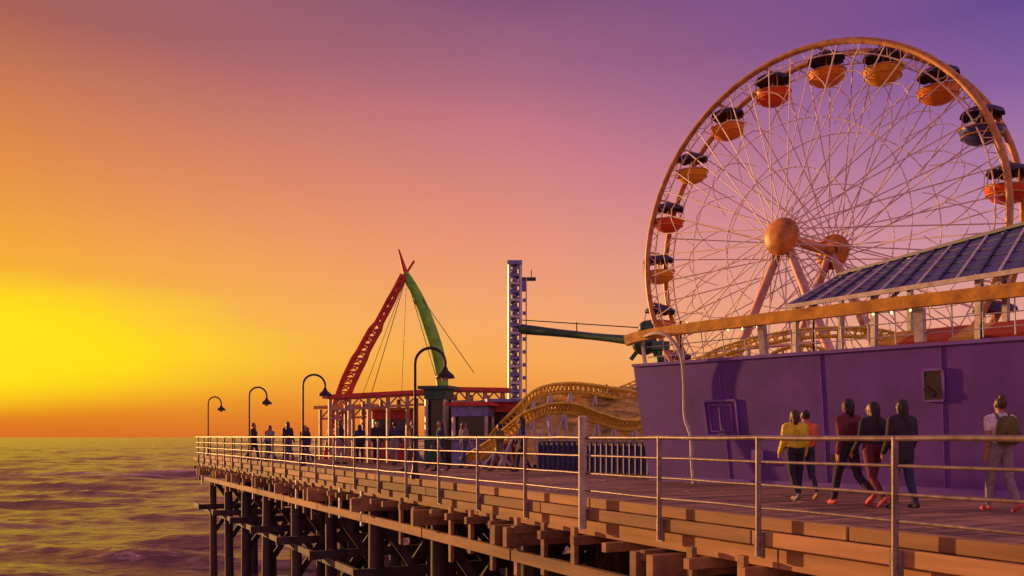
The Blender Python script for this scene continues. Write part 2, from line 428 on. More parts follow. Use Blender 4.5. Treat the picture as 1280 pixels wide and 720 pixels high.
# top cap, end return wall, back
m.beam(wp(-0.02,1.8+0.03,-0.1),wp(LEN,top(LEN)+0.03,-0.1),0.28,0.07,M_purple2)
bk=Vector((0.9,6.0,0))
a0,a1=wp(0,DECK),wp(0,1.8); m.add([a0,a1,a1+bk,a0+bk],[(0,1,2,3)],M_purple)
# vertical seams and horizontal band
for k in range(1,8):
    s_=2.44*k; m.beam(wp(s_,DECK+0.02,0.008),wp(s_,1.76,0.008),0.018,0.012,M_purple2,up=WN)
m.beam(wp(0.02,DECK+0.06,0.02),wp(LEN,DECK+0.06,0.02),0.03,0.14,M_purple2)
m.obj('wall_panels',wall)
m=MB()
# service hatch frame (pale outline)
def frame(s0,s1,z0,z1,t,mt,off=0.02):
    m.beam(wp(s0,z0,off),wp(s1,z0,off),0.03,t,mt); m.beam(wp(s0,z1,off),wp(s1,z1,off),0.03,t,mt)
    m.beam(wp(s0,z0+t/2,off),wp(s0,z1-t/2,off),t,0.03,mt,up=WN); m.beam(wp(s1,z0+t/2,off),wp(s1,z1-t/2,off),t,0.03,mt,up=WN)
frame(1.95,2.80,0.02,0.85,0.05,M_purple2); frame(2.08,2.67,0.13,0.74,0.02,M_purple2,0.014)
m.beam(wp(2.35,0.15,0.03),wp(2.35,0.7,0.03),0.02,0.02,M_pale,up=WN)
# dark porthole window with frame and a shelf lamp
frame(6.98,7.36,0.70,1.30,0.05,M_purple2,0.03)
a=wp(7.0,1.0,0.015); b_=wp(7.34,1.0,0.015); m.beam(a,b_,0.02,0.56,M_window)
m.beam(wp(7.02,0.95,0.06),wp(7.2,0.8,0.06),0.04,0.1,M_iron)
m.beam(wp(5.0,-0.5,0.03),wp(5.25,-0.5,0.03),0.05,0.25,M_iron)
m.beam(wp(3.1,-0.45,0.03),wp(3.4,-0.45,0.03),0.06,0.3,M_purple2)
m.obj('hatch_and_window',wall)
# orange handrail above the wall
m=MB()
rail=[wp(-0.1,2.47,0.0),wp(0.4,2.56,0.0),wp(2,2.62,0),wp(6,2.64,0),wp(10,2.64,0),wp(20,2.64,0)]
rp=catmull(rail,6)
for a,b_ in zip(rp[:-1],rp[1:]): m.beam(a,b_+(b_-a).normalized()*0.004,0.16,0.25,M_orange)
for s_,mt,wd in ((3.55,M_white,0.14),(6.9,M_white,0.17),(10.3,M_white,0.15),(0.3,M_white,0.07)):
    m.beam(wp(s_,1.86,-0.1),wp(s_,2.51,-0.1),wd,wd,mt,up=WN)
for k in range(26):
    s_=0.9+k*0.55; m.tube([wp(s_,1.86,-0.12),wp(s_,2.55,-0.12)],0.012,M_pale,6)
for z in (2.02,2.28): m.tube([wp(0.4,z,-0.12),wp(20,z,-0.12)],0.012,M_pale,6)
m.obj('orange_rail',wall)
m=MB()
bp=[wp(0.55,2.52,0.10),wp(1.0,2.56,0.2),wp(1.35,2.42,0.22),wp(1.58,2.0,0.18),wp(1.55,1.3,0.14),wp(1.47,0.5,0.16),wp(1.60,0.0,0.2),wp(1.58,-0.6,0.25),wp(1.6,DECK,0.3)]
m.tube(catmull(bp,6),0.045,M_white,10)
m.obj('bent_pipe',wall)

# string lights over the wall
m=MB()
for seg in range(5):
    a=wp(1+seg*3.4,2.95,-0.8); b_=wp(1+(seg+1)*3.4,2.95,-0.8); pts=[]
    for k in range(19):
        t=k/18; q=a.lerp(b_,t); q.z-=0.35*4*t*(1-t); pts.append(q)
        if k%2: m.lathe([(0.001,0.03),(0.022,0.0),(0.025,-0.03),(0.001,-0.06)],M_bulb,6,q)
    m.tube(pts,0.007,M_iron,4)
    m.tube([Vector((a.x,a.y,DECK)),a],0.025,M_iron,6)
m.obj('string_lights')

# blue solar roofed building behind wall
roof=empty('blue_roofed_pavilion')
m=MB()
R1=Vector((9.72,26.2,4.78)); R2=Vector((13.2,14.5,4.78)); E1=Vector((6.75,21.7,3.2)); E2=Vector((11.9,13.6,3.2))
def rq(a,b): # a along, b from eave to ridge
    return (E1.lerp(E2,a)).lerp(R1.lerp(R2,a),b)
n=22
m.add([rq(i/n,j/3) for i in range(n+1) for j in range(4)],[(i*4+j,(i+1)*4+j,(i+1)*4+j+1,i*4+j+1) for i in range(n) for j in range(3)],M_roof)
for i in range(n+1):
    a=rq(i/n,0)+Vector((0,0,0.025)); b_=rq(i/n,1)+Vector((0,0,0.025)); m.beam(a,b_,0.05,0.05,M_pale if i%2==0 else M_can)
for j in (1,2,3,4):
    for i in range(n): m.beam(rq(i/n,j/5)+Vector((0,0,0.012)),rq((i+1)/n,j/5)+Vector((0,0,0.012)),0.012,0.015,M_can)
for i in range(n): m.beam(rq(i/n,0),rq((i+1)/n,0),0.06,0.10,M_white)
for i in range(n): m.beam(rq(i/n,1)+Vector((0,0,0.04)),rq((i+1)/n,1)+Vector((0,0,0.04)),0.14,0.08,M_can)
m.obj('roof',roof)
m=MB()
for a in (0.02,0.25,0.5,0.75):
    q=rq(a,0.06); m.beam(Vector((q.x,q.y,DECK)),q,0.12,0.12,M_white)
    q=rq(a,0.94); m.beam(Vector((q.x,q.y,DECK)),q,0.12,0.12,M_white); m.beam(rq(a,0.05)-Vector((0,0,.1)),rq(a,0.95)-Vector((0,0,.1)),0.1,0.14,M_white)
    m.beam(rq(a,0.06)-Vector((0,0,0.5)),rq(a+0.07,0.06)-Vector((0,0,0.05)),0.06,0.06,M_white)
m.obj('columns',roof)

# red awning
m=MB(); a=Vector((8.7,21.2,2.2)); b_=Vector((13.5,16.2,2.3)); dn=Vector((0.75,0.66,0))
K=12
for i in range(K):
    q0=a.lerp(b_,i/K); q1=a.lerp(b_,(i+1)/K); mm=M_redd if i%3 else M_orange
    m.add([q0,q1,q1+dn*1.2+Vector((0,0,0.42)),q0+dn*1.2+Vector((0,0,0.42))],[(0,1,2,3)],mm)
    m.add([q0,q1,q1-Vector((0,0,0.14)),(q0+q1)/2-Vector((0,0,0.2)),q0-Vector((0,0,0.14))],[(0,1,2,3,4)],mm)
for t in (0.02,0.35,0.68,0.98):
    q=a.lerp(b_,t); m.tube([Vector((q.x,q.y,DECK)),q],0.04,M_pale,8)
    q=q+dn*1.2+Vector((0,0,0.4)); m.tube([Vector((q.x,q.y,DECK)),q],0.04,M_pale,8)
m.obj('red_awning')

# ---------------------------------------------------------------- ferris wheel
fw=empty('ferris_wheel')
C=Vector((20.2,60.0,13.1)); th=R(47); AX=Vector((-math.sin(th),-math.cos(th),0)); W=Vector((math.cos(th),-math.sin(th),0)); RW=12.9
PH=0.68
def wpnt(phi,r,off=0): return C+AX*off+W*(r*math.cos(phi))+Vector((0,0,r*math.sin(phi)))
m=MB()
for off in (1.15,-1.15):
    m.tube([wpnt(2*math.pi*k/120,RW,off) for k in range(120)],0.21,M_rim,10,closed=True)
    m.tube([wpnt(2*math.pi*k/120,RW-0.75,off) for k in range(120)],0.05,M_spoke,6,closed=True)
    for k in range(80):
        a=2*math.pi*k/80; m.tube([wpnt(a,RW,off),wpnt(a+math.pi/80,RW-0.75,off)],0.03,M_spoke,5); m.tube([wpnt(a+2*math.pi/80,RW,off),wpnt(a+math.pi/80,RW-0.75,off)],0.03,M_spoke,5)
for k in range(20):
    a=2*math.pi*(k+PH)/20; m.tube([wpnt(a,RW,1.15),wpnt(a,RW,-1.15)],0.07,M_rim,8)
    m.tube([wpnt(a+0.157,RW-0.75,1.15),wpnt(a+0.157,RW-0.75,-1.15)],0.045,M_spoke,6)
m.obj('rims',fw)
m=MB()
HO=3.6
for sgn in (1,-1):
    for k in range(48):
        a=2*math.pi*(k+0.4)/48; tw=0.16*(1 if k%2 else -1)
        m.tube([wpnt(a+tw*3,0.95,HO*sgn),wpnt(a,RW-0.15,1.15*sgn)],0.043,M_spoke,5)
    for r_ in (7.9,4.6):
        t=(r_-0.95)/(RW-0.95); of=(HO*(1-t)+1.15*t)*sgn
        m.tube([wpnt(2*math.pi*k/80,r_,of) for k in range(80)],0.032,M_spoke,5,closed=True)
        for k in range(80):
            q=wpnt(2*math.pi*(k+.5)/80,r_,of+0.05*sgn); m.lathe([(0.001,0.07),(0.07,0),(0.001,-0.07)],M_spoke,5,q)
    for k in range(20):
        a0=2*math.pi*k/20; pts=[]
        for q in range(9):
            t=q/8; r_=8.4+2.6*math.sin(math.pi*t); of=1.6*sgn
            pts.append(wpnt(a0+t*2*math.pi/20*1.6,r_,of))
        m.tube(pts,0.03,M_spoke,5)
m.obj('spokes',fw)
m=MB()
for sgn in (1,-1):
    m.lathe([(0.001,0.42),(0.5,0.38),(0.9,0.26),(1.15,0.08),(1.24,-0.05),(1.24,-0.22),(0.6,-0.3),(0.45,-0.35)],M_hub,32,C+AX*HO*sgn,AX*sgn)
m.tube([C+AX*HO,C-AX*HO],0.36,M_hub,16)
m.obj('hub',fw)
m=MB()
for sgn in (1,-1):
    h0=C+AX*3.15*sgn
    for q in (-6.2,6.2):
        b0=C+AX*3.9*sgn+W*q; b0=Vector((b0.x,b0.y,DECK))
        m.tube([h0,b0],0.32,M_leg,10,radii=[0.28,0.36])
    a=h0.lerp(C+AX*3.9*sgn+W*-6.2-Vector((0,0,C.z-DECK)),0.5); b_=h0.lerp(C+AX*3.9*sgn+W*6.2-Vector((0,0,C.z-DECK)),0.5)
    m.tube([a,b_],0.12,M_leg,8)
m.obj('support_legs',fw)
def gondola_mesh(bm_):
    g=MB()
    g.lathe([(0.001,-2.35),(0.35,-2.33),(0.8,-2.15),(1.1,-1.85),(1.22,-1.5),(1.24,-1.42),(1.18,-1.42),(1.05,-1.8),(0.5,-2.1),(0.001,-2.15)],bm_,20)
    g.tube([(1.24*math.cos(t),1.24*math.sin(t),-1.42) for t in [2*math.pi*k/20 for k in range(20)]],0.05,M_rim,6,closed=True)
    g.tube([(1.13*math.cos(t),1.13*math.sin(t),-1.85) for t in [2*math.pi*k/20 for k in range(20)]],0.035,M_gY,6,closed=True)
    g.lathe([(0.001,0.02),(0.3,-0.05),(0.8,-0.22),(1.15,-0.42),(1.2,-0.56)],M_can,24,scallop=0.14,ns=8)
    g.lathe([(1.19,-0.55),(1.1,-0.42),(0.001,-0.12)],M_can,24)
    g.tube([(0,0,0.1),(0,0,-2.1)],0.06,M_rim,8)
    for k in range(4):
        t=math.pi/4+k*math.pi/2; g.tube([(1.1*math.cos(t),1.1*math.sin(t),-0.45),(1.2*math.cos(t),1.2*math.sin(t),-1.42)],0.035,M_rim,6)
    g.tube([(0,-1.1,0),(0,1.1,0)],0.06,M_rim,6)
    g.lathe([(0.55,-1.7),(0.55,-1.62),(0.001,-1.6)],M_rim,14)
    me=bpy.data.meshes.new('gondola'); me.from_pydata(g.v,[],g.f)
    for q in g.mats: me.materials.append(q)
    me.polygons.foreach_set('material_index',g.m); me.polygons.foreach_set('use_smooth',g.sm); me.update(); return me
GM=[gondola_mesh(M_gO),gondola_mesh(M_gR),gondola_mesh(M_gY),gondola_mesh(M_gB)]
order=[1,3,0,2,0,1,0,2,1,2,0,1,3,0,2,0,1,3,0,2]
for k in range(20):
    a=2*math.pi*(k+PH)/20
    o=bpy.data.objects.new('gondola_%d'%k,GM[order[k]]); scene.collection.objects.link(o); o.parent=fw
    o.location=wpnt(a,RW-0.1,0); o.rotation_euler=(R(random.uniform(-3,3)),R(random.uniform(-3,3)),math.atan2(AX.y,AX.x)-math.pi/2)

# ---------------------------------------------------------------- mast ride (red and green leaning pylons)
ride=empty('swing_ride_pylons')
def truss(pts,w_,mt,name,par):
    t=MB(); c_=catmull(pts,6); n=len(c_); rails=[]
    for (a,b) in ((-1,-1),(1,-1),(1,1),(-1,1)):
        rails.append([q+Vector((a*w_[i*len(w_)//n]/2,b*w_[i*len(w_)//n]/2,0)) for i,q in enumerate(c_)])
    for r_ in rails: t.tube(r_,0.085,mt,6)
    for i in range(n-1):
        for k in range(4):
            t.beam(rails[k][i],rails[(k+1)%4][i+1],0.07,0.07,mt); t.beam(rails[k][i],rails[(k+1)%4][i],0.05,0.05,mt)
    t.obj(name,par)
truss([(-9.3,45,-1.12),(-8.7,45,1.9),(-7.8,45,4.0),(-6.6,45,6.2),(-5.5,45,8.3)],[0.5,0.6,0.62,0.5,0.3,0.25],M_red,'red_lattice_arm',ride)
t=MB()
gp=catmull([(-5.45,45,8.35),(-4.75,45,7.0),(-4.15,45,5.4),(-3.75,45,4.0),(-3.55,45,2.4),(-3.4,45,-1.12)],6)
t.tube(gp,0.3,M_green,10,radii=[0.10+0.26*math.sin(math.pi*min(1,(i+2)/(len(gp)+4)))**0.7 for i in range(len(gp))])
t.obj('green_arm',ride)
t=MB()
t.tube([(-5.8,45,9.6),(-5.6,45,8.9),(-5.3,45,7.9)],0.1,M_red,8,radii=[0.04,0.1,0.16])
t.tube([(-5.0,45,9.0),(-5.5,45,8.2),(-5.9,45,7.7)],0.06,M_red,6)
for e in ((-1.9,44,3.2),(-2.6,46,0),(-7.2,43,1),(-6.0,47,0),(-3.0,43,0.5),(-9.0,48,0)):
    t.tube([(-5.4,45,8.2),e],0.018,M_iron,4)
t.obj('mast_and_stays',ride)

# ---------------------------------------------------------------- drop tower
tw=empty('drop_tower'); t=MB(); bx,by=0.15,48.0; ztop=9.45
cs=[(-.30,-.30),(.30,-.30),(.30,.30),(-.30,.30)]
for a,b in cs: t.beam((bx+a,by+b,DECK),(bx+a,by+b,ztop),0.14,0.14,M_pale)
z=DECK; i=0
while z<ztop-0.5:
    for k in range(4):
        a,b=cs[k],cs[(k+1)%4]
        if i%2: a,b=b,a
        t.beam((bx+a[0],by+a[1],z),(bx+b[0],by+b[1],z+0.45),0.09,0.09,M_blue)
        t.beam((bx+a[0],by+a[1],z),(bx+b[0],by+b[1],z),0.12,0.14,M_pale if i%2 else M_blue)
    z+=0.45; i+=1
t.box((bx,by,ztop),(0.8,0.8,0.22),M_blue)
t.box((bx,by,(ztop+DECK)/2),(0.26,0.26,ztop-DECK-0.2),M_blue)
for z in (8.6,):
    t.box((bx+0.75,by,z),(0.8,0.5,0.12),M_iron); t.box((bx+0.5,by,z-0.35),(0.3,0.4,0.6),M_blue)
t.tube([(bx+0.9,by,8.6),(bx+0.9,by,9.1)],0.03,M_iron,6)
for z in np.arange(-1,8,0.7): t.beam((bx+0.42,by-.3,z),(bx+0.62,by-.3,z),0.05,0.2,M_blue)
t.tube([(bx+0.62,by-.3,DECK),(bx+0.62,by-.3,8.6)],0.04,M_pale,6)
t.obj('lattice_column',tw)
t=MB()
pts=[Vector((0.5,47.8,5.85)).lerp(Vector((6.2,42,4.55)),k/8) for k in range(9)]
t.tube(pts,0.2,M_dgreen,12,radii=[0.27,0.25,0.22,0.2,0.19,0.18,0.19,0.22,0.26])
t.tube([(0.4,47.8,6.35),(6.2,42,5.2)],0.03,M_iron,6)
t.tube([(3.3,44.9,5.2),(3.3,44.9,5.85)],0.03,M_iron,6)
t.lathe([(0.001,0.35),(0.5,0.3),(0.62,0.1),(0.62,-0.1),(0.5,-0.3),(0.001,-0.35)],M_dgreen,18,(6.3,41.9,4.5),(0.3,-1,0))
t.lathe([(0.001,0.25),(0.32,0.2),(0.36,0),(0.3,-0.25),(0.001,-0.3)],M_dgreen,16,(6.35,41.7,5.15),(0.3,-1,0.2))
t.box((6.9,41.6,4.3),(0.9,0.6,0.4),M_dgreen,0.3)
t.beam((6.3,41.9,4.5),(7.5,41.2,3.2),0.2,0.2,M_dgreen); t.beam((6.3,41.9,4.5),(5.7,42.2,3.7),0.16,0.16,M_dgreen)
t.beam((6.9,41.6,4.3),(6.9,41.6,DECK),0.3,0.3,M_dgreen)
t.obj('boom_and_counterweight',tw)

# ---------------------------------------------------------------- roller coaster
rc=empty('roller_coaster'); t=MB()
def coaster(ctrl,mt,closed,sup=5):
    c_=catmull(ctrl,10,closed); n=len(c_); Lr=[];Rr_=[];Bt=[]
    for i,q in enumerate(c_):
        dd=(c_[(i+1)%n]-c_[i-1]) if closed or 0<i<n-1 else (c_[min(i+1,n-1)]-c_[max(i-1,0)])
        sd_=dd.cross(Vector((0,0,1))).normalized()*0.38; Lr.append(q+sd_); Rr_.append(q-sd_); Bt.append(q-Vector((0,0,0.3)))
    for q,rr_ in ((Lr,0.055),(Rr_,0.055),(Bt,0.085)): t.tube(q,rr_,mt,7,closed=closed)
    for i in range(0,n,1):
        t.beam(Lr[i],Bt[i],0.05,0.05,mt); t.beam(Rr_[i],Bt[i],0.05,0.05,mt); t.beam(Lr[i],Rr_[i],0.05,0.05,mt)
        if i%sup==0 and c_[i].z>DECK+0.6:
            b0=Vector((Bt[i].x,Bt[i].y,DECK)); t.tube([Bt[i],b0+Vector((0.25,0,0))],0.07,M_pale,7); t.tube([Bt[i],b0-Vector((0.6,0.3,0))],0.05,M_pale,6)
coaster([(-1,36,-0.6),(1.2,35.5,0.4),(3.0,36,1.9),(5.5,37,2.1),(8.5,38,3.6),(11.5,36,4.3),(14.5,35,4.2),(17,38,3.6),(15.5,43,2.8),(11,45,4.2),(7,43,3.0),(3.5,41,1.6),(0.6,39.5,0.6),(-1.4,38,-0.4)],M_yel,True)
coaster([(-1.6,31.8,-0.8),(-0.5,30.8,-0.1),(0.7,30.2,0.9),(1.8,30.4,1.15),(3.0,31.0,0.8),(4.4,31.6,0.6),(7,33,1.4),(10.5,33,3.4),(13,31,2.6),(16,29,3.6),(20,27,3.2)],M_yel,False)
coaster([(-1.2,34.5,-0.9),(-0.2,33.2,0.5),(0.8,33,1.7),(2.2,33.2,2.0),(4.2,33.6,1.75),(6.5,36,1.4)],M_yel,False)
t.obj('track',rc)

# golden rockwork mound
def mound():
    n,mm=130,60; vs=[];fs=[]
    from mathutils import noise as nz2
    for i in range(n):
        for j in range(mm):
            fx=i/(n-1); x=0.1+5.6*fx; y=31.2+4.6*j/(mm-1)
            ex=min(1,fx/0.12)**0.6*min(1,(1-fx)/0.08)**0.6
            ey=math.sin(math.pi*min(0.999,j/(mm-1)*0.62+0.02)) 
            hh=3.0+0.4*min(1,fx*2)
            q=Vector((x*0.7,y*0.7,0)); f=nz2.fractal(q*1.6,0.9,2.0,6); rd=abs(nz2.noise(q*2.3+Vector((0,0,5))))
            z=DECK-0.05+hh*ex*ey*(0.93+0.10*f-0.16*rd)
            vs.append((x+0.15*f,y+0.2*f,max(DECK-0.05,z)))
    for i in range(n-1):
        for j in range(mm-1): fs.append((i*mm+j,(i+1)*mm+j,(i+1)*mm+j+1,i*mm+j+1))
    k=MB(); k.add(vs,fs,M_rock,True); k.obj('rock_mound')
mound()

# ---------------------------------------------------------------- pavilions, kiosks
def pavilion(x0,x1,y,z,depth,mr,mc,nc=5,name='open_pavilion',slope=0.25):
    t=MB(); sl_=slope
    vs=[(x0-.3,y,z),(x1+.3,y,z+sl_),(x1+.3,y+depth,z+sl_+.1),(x0-.3,y+depth,z+.1)]
    t.add(vs+[(a,b,c_+0.16) for a,b,c_ in vs],[(3,2,1,0),(4,5,6,7),(0,1,5,4),(1,2,6,5),(2,3,7,6),(3,0,4,7)],mr)
    for k in range(nc):
        f=k/(nc-1); x=x0+(x1-x0)*f; zt=z+sl_*f-0.02
        for yy in (y+0.2,y+depth-0.2):
            t.beam((x,yy,DECK),(x,yy,zt),0.14,0.14,mc)
        if k<nc-1:
            x2=x0+(x1-x0)*(k+1)/(nc-1)
            t.beam((x,y+0.2,zt-0.45),(x2,y+0.2,zt-0.42),0.08,0.1,mc); t.beam((x,y+0.2,zt-0.45),((x+x2)/2,y+0.2,zt),0.05,0.07,mc); t.beam((x2,y+0.2,zt-0.42),((x+x2)/2,y+0.2,zt),0.05,0.07,mc)
            t.beam((x,y+0.2,DECK+1.0),(x2,y+0.2,DECK+1.0),0.06,0.07,mc)
    t.obj(name)
M_awn=mat('pavilion_posts',(0.52,0.28,0.20),0.6,0,0.3,3,0.1)
pavilion(-7.9,-3.7,38,1.65,4,M_red,M_awn,6)
pavilion(-2.6,-0.4,37,1.95,3.5,M_red,M_awn,4,slope=-0.05)
pavilion(-9.4,-7.0,43,1.35,3,M_orange,M_awn,4,slope=0.1)
def kiosk(c_,size,body,roofm,rot=0.0):
    e=MB(); x,y=c_; a,b,h_=size
    e.box((x,y,DECK+0.5),(a,b,1.0),body,rot)
    e.box((x,y,DECK+h_-0.2),(a,b,0.4),body,rot)
    e.box((x,y+0.1,DECK+h_/2),(a*0.86,b*0.7,h_-0.6),M_window,rot)
    for sx_ in (-1,1):
        for sy_ in (-1,1):
            o=Matrix.Rotation(rot,3,'Z')@Vector((sx_*(a/2-.06),sy_*(b/2-.06),0)); e.beam((x+o.x,y+o.y,DECK+1.0),(x+o.x,y+o.y,DECK+h_-0.4),0.1,0.1,M_pale)
    e.box((x,y,DECK+1.04),(a+0.2,b+0.25,0.06),M_pale,rot)
    e.box((x,y,DECK+h_+0.06),(a+0.4,b+0.4,0.12),roofm,rot)
    e.obj('ticket_kiosk')
kiosk((-2.9,35),(0.9,0.9,3.0),M_dgreen,M_dgreen,-0.3)
kiosk((-1.5,34),(1.4,1.2,2.3),M_blue,M_redd,-0.2)
kiosk((-5.4,40),(1.8,1.4,2.3),M_red,M_orange,0.1)
kiosk((-0.35,35.5),(1.2,1.2,2.5),M_redd,M_blue,0.2)
# low blue fence in front of rockwork
t=MB(); M_navy=mat('navy_fence',(0.05,0.05,0.16),0.6,0,0.3,3,0.1)
a=Vector((0.9,29.0,0)); b_=Vector((4.3,25.5,0)); K=22
for k in range(K+1):
    q=a.lerp(b_,k/K); t.beam((q.x,q.y,DECK),(q.x,q.y,DECK+0.95),0.07,0.07,M_navy)
    if k<K:
        q2=a.lerp(b_,(k+1)/K)
        t.beam((q.x,q.y+0.03,DECK+0.45),(q2.x,q2.y+0.03,DECK+0.45),0.02,0.8,M_navy)
t.beam((a.x,a.y,DECK+0.96),(b_.x,b_.y,DECK+0.96),0.1,0.05,M_navy)
t.obj('blue_fence')

# ---------------------------------------------------------------- people
def fab(n,c,r=0.85): return mat(n,c,r,0,0.25,9,0.5,22)
SK=mat('skin',(0.46,0.23,0.15),0.55,0,0.1,8,0.05); HB=fab('dark_hair',(0.022,0.014,0.014),0.5); HB2=fab('brown_hair',(0.07,0.035,0.02),0.5)
EYE=mat('eyes',(0.02,0.015,0.015),0.3,0,0,3,0); LIP=mat('lips',(0.35,0.10,0.08),0.5,0,0,3,0)
F={'yellow':fab('yellow_jacket',(0.90,0.68,0.03)),'orange':fab('orange_jacket',(0.90,0.18,0.07)),'black':fab('black_cloth',(0.035,0.025,0.04)),'navy':fab('navy_cloth',(0.04,0.04,0.11)),
'wine':fab('wine_cloth',(0.17,0.03,0.045)),'white':fab('white_cloth',(0.78,0.70,0.66)),'olive':fab('olive_cloth',(0.13,0.12,0.035)),'grey':fab('grey_cloth',(0.28,0.23,0.25)),'denim':fab('denim',(0.07,0.08,0.2)),
'pink':fab('pink_shoes',(0.7,0.14,0.15)),'tan':fab('tan_cloth',(0.40,0.25,0.15))}
def capsule(vs,fs,p0,p1,r0,r1,n=12):
    p0=Vector(p0);p1=Vector(p1); d=p1-p0; Ld=d.length
    d=d/Ld if Ld>1e-6 else Vector((0,0,1)); u=Vector((0,0,1)) if abs(d.z)<0.9 else Vector((1,0,0)); a=d.cross(u).normalized(); b=d.cross(a)
    prof=[(-r0*math.cos(t),r0*math.sin(t),0) for t in (0.02,0.5,1.0,1.4)]+[(Ld+r1*math.sin(t),r1*math.cos(t),1) for t in (0.15,0.55,1.05,1.55)]
    o=len(vs)
    for z,r,_ in prof:
        for j in range(n):
            t=2*math.pi*j/n; vs.append(p0+d*z+(a*math.cos(t)+b*math.sin(t))*max(r,0.0006))
    k=len(prof)
    for i in range(k-1):
        for j in range(n): fs.append((o+i*n+j,o+i*n+(j+1)%n,o+(i+1)*n+(j+1)%n,o+(i+1)*n+j))
    fs.append(tuple(o+j for j in range(n-1,-1,-1))); fs.append(tuple(o+(k-1)*n+j for j in range(n)))
def person(loc,head,H=1.7,legs=(22,8,-20,22),arms=(-18,20,16,20),top=None,pants=None,shoe=None,hair=None,hairlen=0,voxel=0.009,short=False,longcoat=False,bulk=1.0,backpack=None,headturn=0,hood=False,shortsleeve=False,name='person'):
    segs=[]
    def c(p0,p1,r0,r1,m): segs.append(('c',Vector(p0),Vector(p1),r0,r1,m))
    def e(ct,rad,m): segs.append(('e',Vector(ct),Vector(rad),0,0,m))
    T,Pn,S_,Hr=top,pants,shoe,hair
    for sx_,(ta,kb) in ((-1,legs[:2]),(1,legs[2:])):
        hp=Vector((sx_*0.09,0,0.90)); a=R(ta); kn=hp+Vector((0,math.sin(a),-math.cos(a)))*0.42; a2=a-R(kb)
        an=kn+Vector((0,math.sin(a2),-math.cos(a2)))*0.40
        c(hp,kn,0.098,0.066,Pn)
        if short:
            c(kn,kn.lerp(an,0.4),0.055,0.056,SK); c(kn.lerp(an,0.4),an,0.055,0.036,SK)
        else:
            c(kn,kn.lerp(an,0.35),0.064,0.064,Pn); c(kn.lerp(an,0.35),an,0.064,0.047,Pn)
        fa=a2*0.8 if kb>15 else 0.0
        fwd=Vector((0,math.cos(fa),math.sin(fa))); dn=Vector((0,math.sin(fa),-math.cos(fa)))
        c(an+dn*0.035-fwd*0.035,an+dn*0.045+fwd*0.06,0.043,0.042,S_); c(an+dn*0.045+fwd*0.06,an+dn*0.055+fwd*0.15,0.042,0.03,S_)
    bk=bulk
    for sx_ in (-1,1):
        c((sx_*0.065,0,0.93),(sx_*0.055,0,1.08),0.105*bk**.5,0.098*bk,Pn if not longcoat else T)
        c((sx_*0.055,0,1.04),(sx_*0.085,0,1.30),0.10*bk,0.112*bk,T)
        c((sx_*0.03,0,1.42),(sx_*0.165,0,1.385),0.06*bk,0.062*bk,T)
        c((sx_*0.085,0,1.3),(sx_*0.13,0,1.37),0.10*bk,0.07*bk,T)
        if longcoat: c((sx_*0.07,0,0.80),(sx_*0.06,0,1.05),0.125,0.105*bk,T)
    c((0,-0.005,1.40),(0,0.01,1.49),0.055,0.05,SK)
    Mh=Matrix.Rotation(R(headturn),3,'Z'); hc=Vector((0,0.015,1.585))
    def hp_(x,y,z): return hc+Mh@Vector((x,y,z))
    e(hp_(0,0,0.015),(0.076,0.092,0.10),SK); c(hp_(0,0.03,-0.05),hp_(0,0.055,-0.075),0.05,0.032,SK)
    c(hp_(0,0.09,0.005),hp_(0,0.108,-0.02),0.009,0.013,SK)
    for sx_ in (-1,1):
        c(hp_(sx_*0.077,-0.005,0.015),hp_(sx_*0.08,-0.01,-0.02),0.016,0.012,SK)
        c(hp_(sx_*0.03,0.088,0.01),hp_(sx_*0.033,0.088,0.01),0.011,0.011,EYE)
    c(hp_(-0.018,0.092,-0.048),hp_(0.018,0.092,-0.048),0.009,0.009,LIP)
    e(hp_(0,-0.022,0.035),(0.088,0.094,0.098),Hr)
    if hairlen>0:
        c(hp_(0,-0.06,0.0),hp_(0,-0.075,-0.06-hairlen),0.075,0.05,Hr)
        for sx_ in (-1,1): c(hp_(sx_*0.055,-0.03,0.0),hp_(sx_*0.06,-0.05,-0.04-hairlen*0.8),0.04,0.03,Hr)
    elif hairlen<0: e(hp_(0,-0.05,0.125),(0.045,0.045,0.042),Hr)
    if hood:
        c(hp_(0,-0.06,-0.12),hp_(0,-0.03,0.02),0.09,0.09,T); e(hp_(0,-0.025,0.03),(0.097,0.1,0.107),T)
    for sx_,(sa,eb) in ((-1,arms[:2]),(1,arms[2:])):
        sh=Vector((sx_*0.185,0,1.375)); a=R(sa); out=Vector((sx_*0.10,0,0))
        el=sh+(Vector((0,math.sin(a),-math.cos(a)))+out).normalized()*0.28; a2=a+R(eb)
        dr=(Vector((0,math.sin(a2),-math.cos(a2)))+out*-0.3).normalized(); wr=el+dr*0.25
        sl_=SK if shortsleeve else T
        c(sh,sh.lerp(el,0.5),0.06*bk,0.053*bk,T); c(sh.lerp(el,0.5),el,0.050 if shortsleeve else 0.053*bk,0.042 if shortsleeve else 0.046*bk,sl_)
        c(el,wr,0.040 if shortsleeve else 0.046*bk,0.027 if shortsleeve else 0.036*bk,sl_)
        # hand: palm, four fingers, thumb
        inw=Vector((-sx_,0,0)); side=dr.cross(inw).normalized(); 
        if side.y<0: side=-side
        for q in (-1,1): c(wr+dr*0.01+side*0.014*q,wr+dr*0.085+side*0.024*q,0.016,0.015,SK)
        for q,ln in ((-1.5,0.055),(-0.5,0.07),(0.5,0.075),(1.5,0.068)):
            b0=wr+dr*0.085+side*0.021*q; k1=b0+(dr+inw*0.25).normalized()*ln*0.55; k2=k1+(dr+inw*0.9).normalized()*ln*0.5
            c(b0,k1,0.0105,0.0095,SK); c(k1,k2,0.0095,0.008,SK)
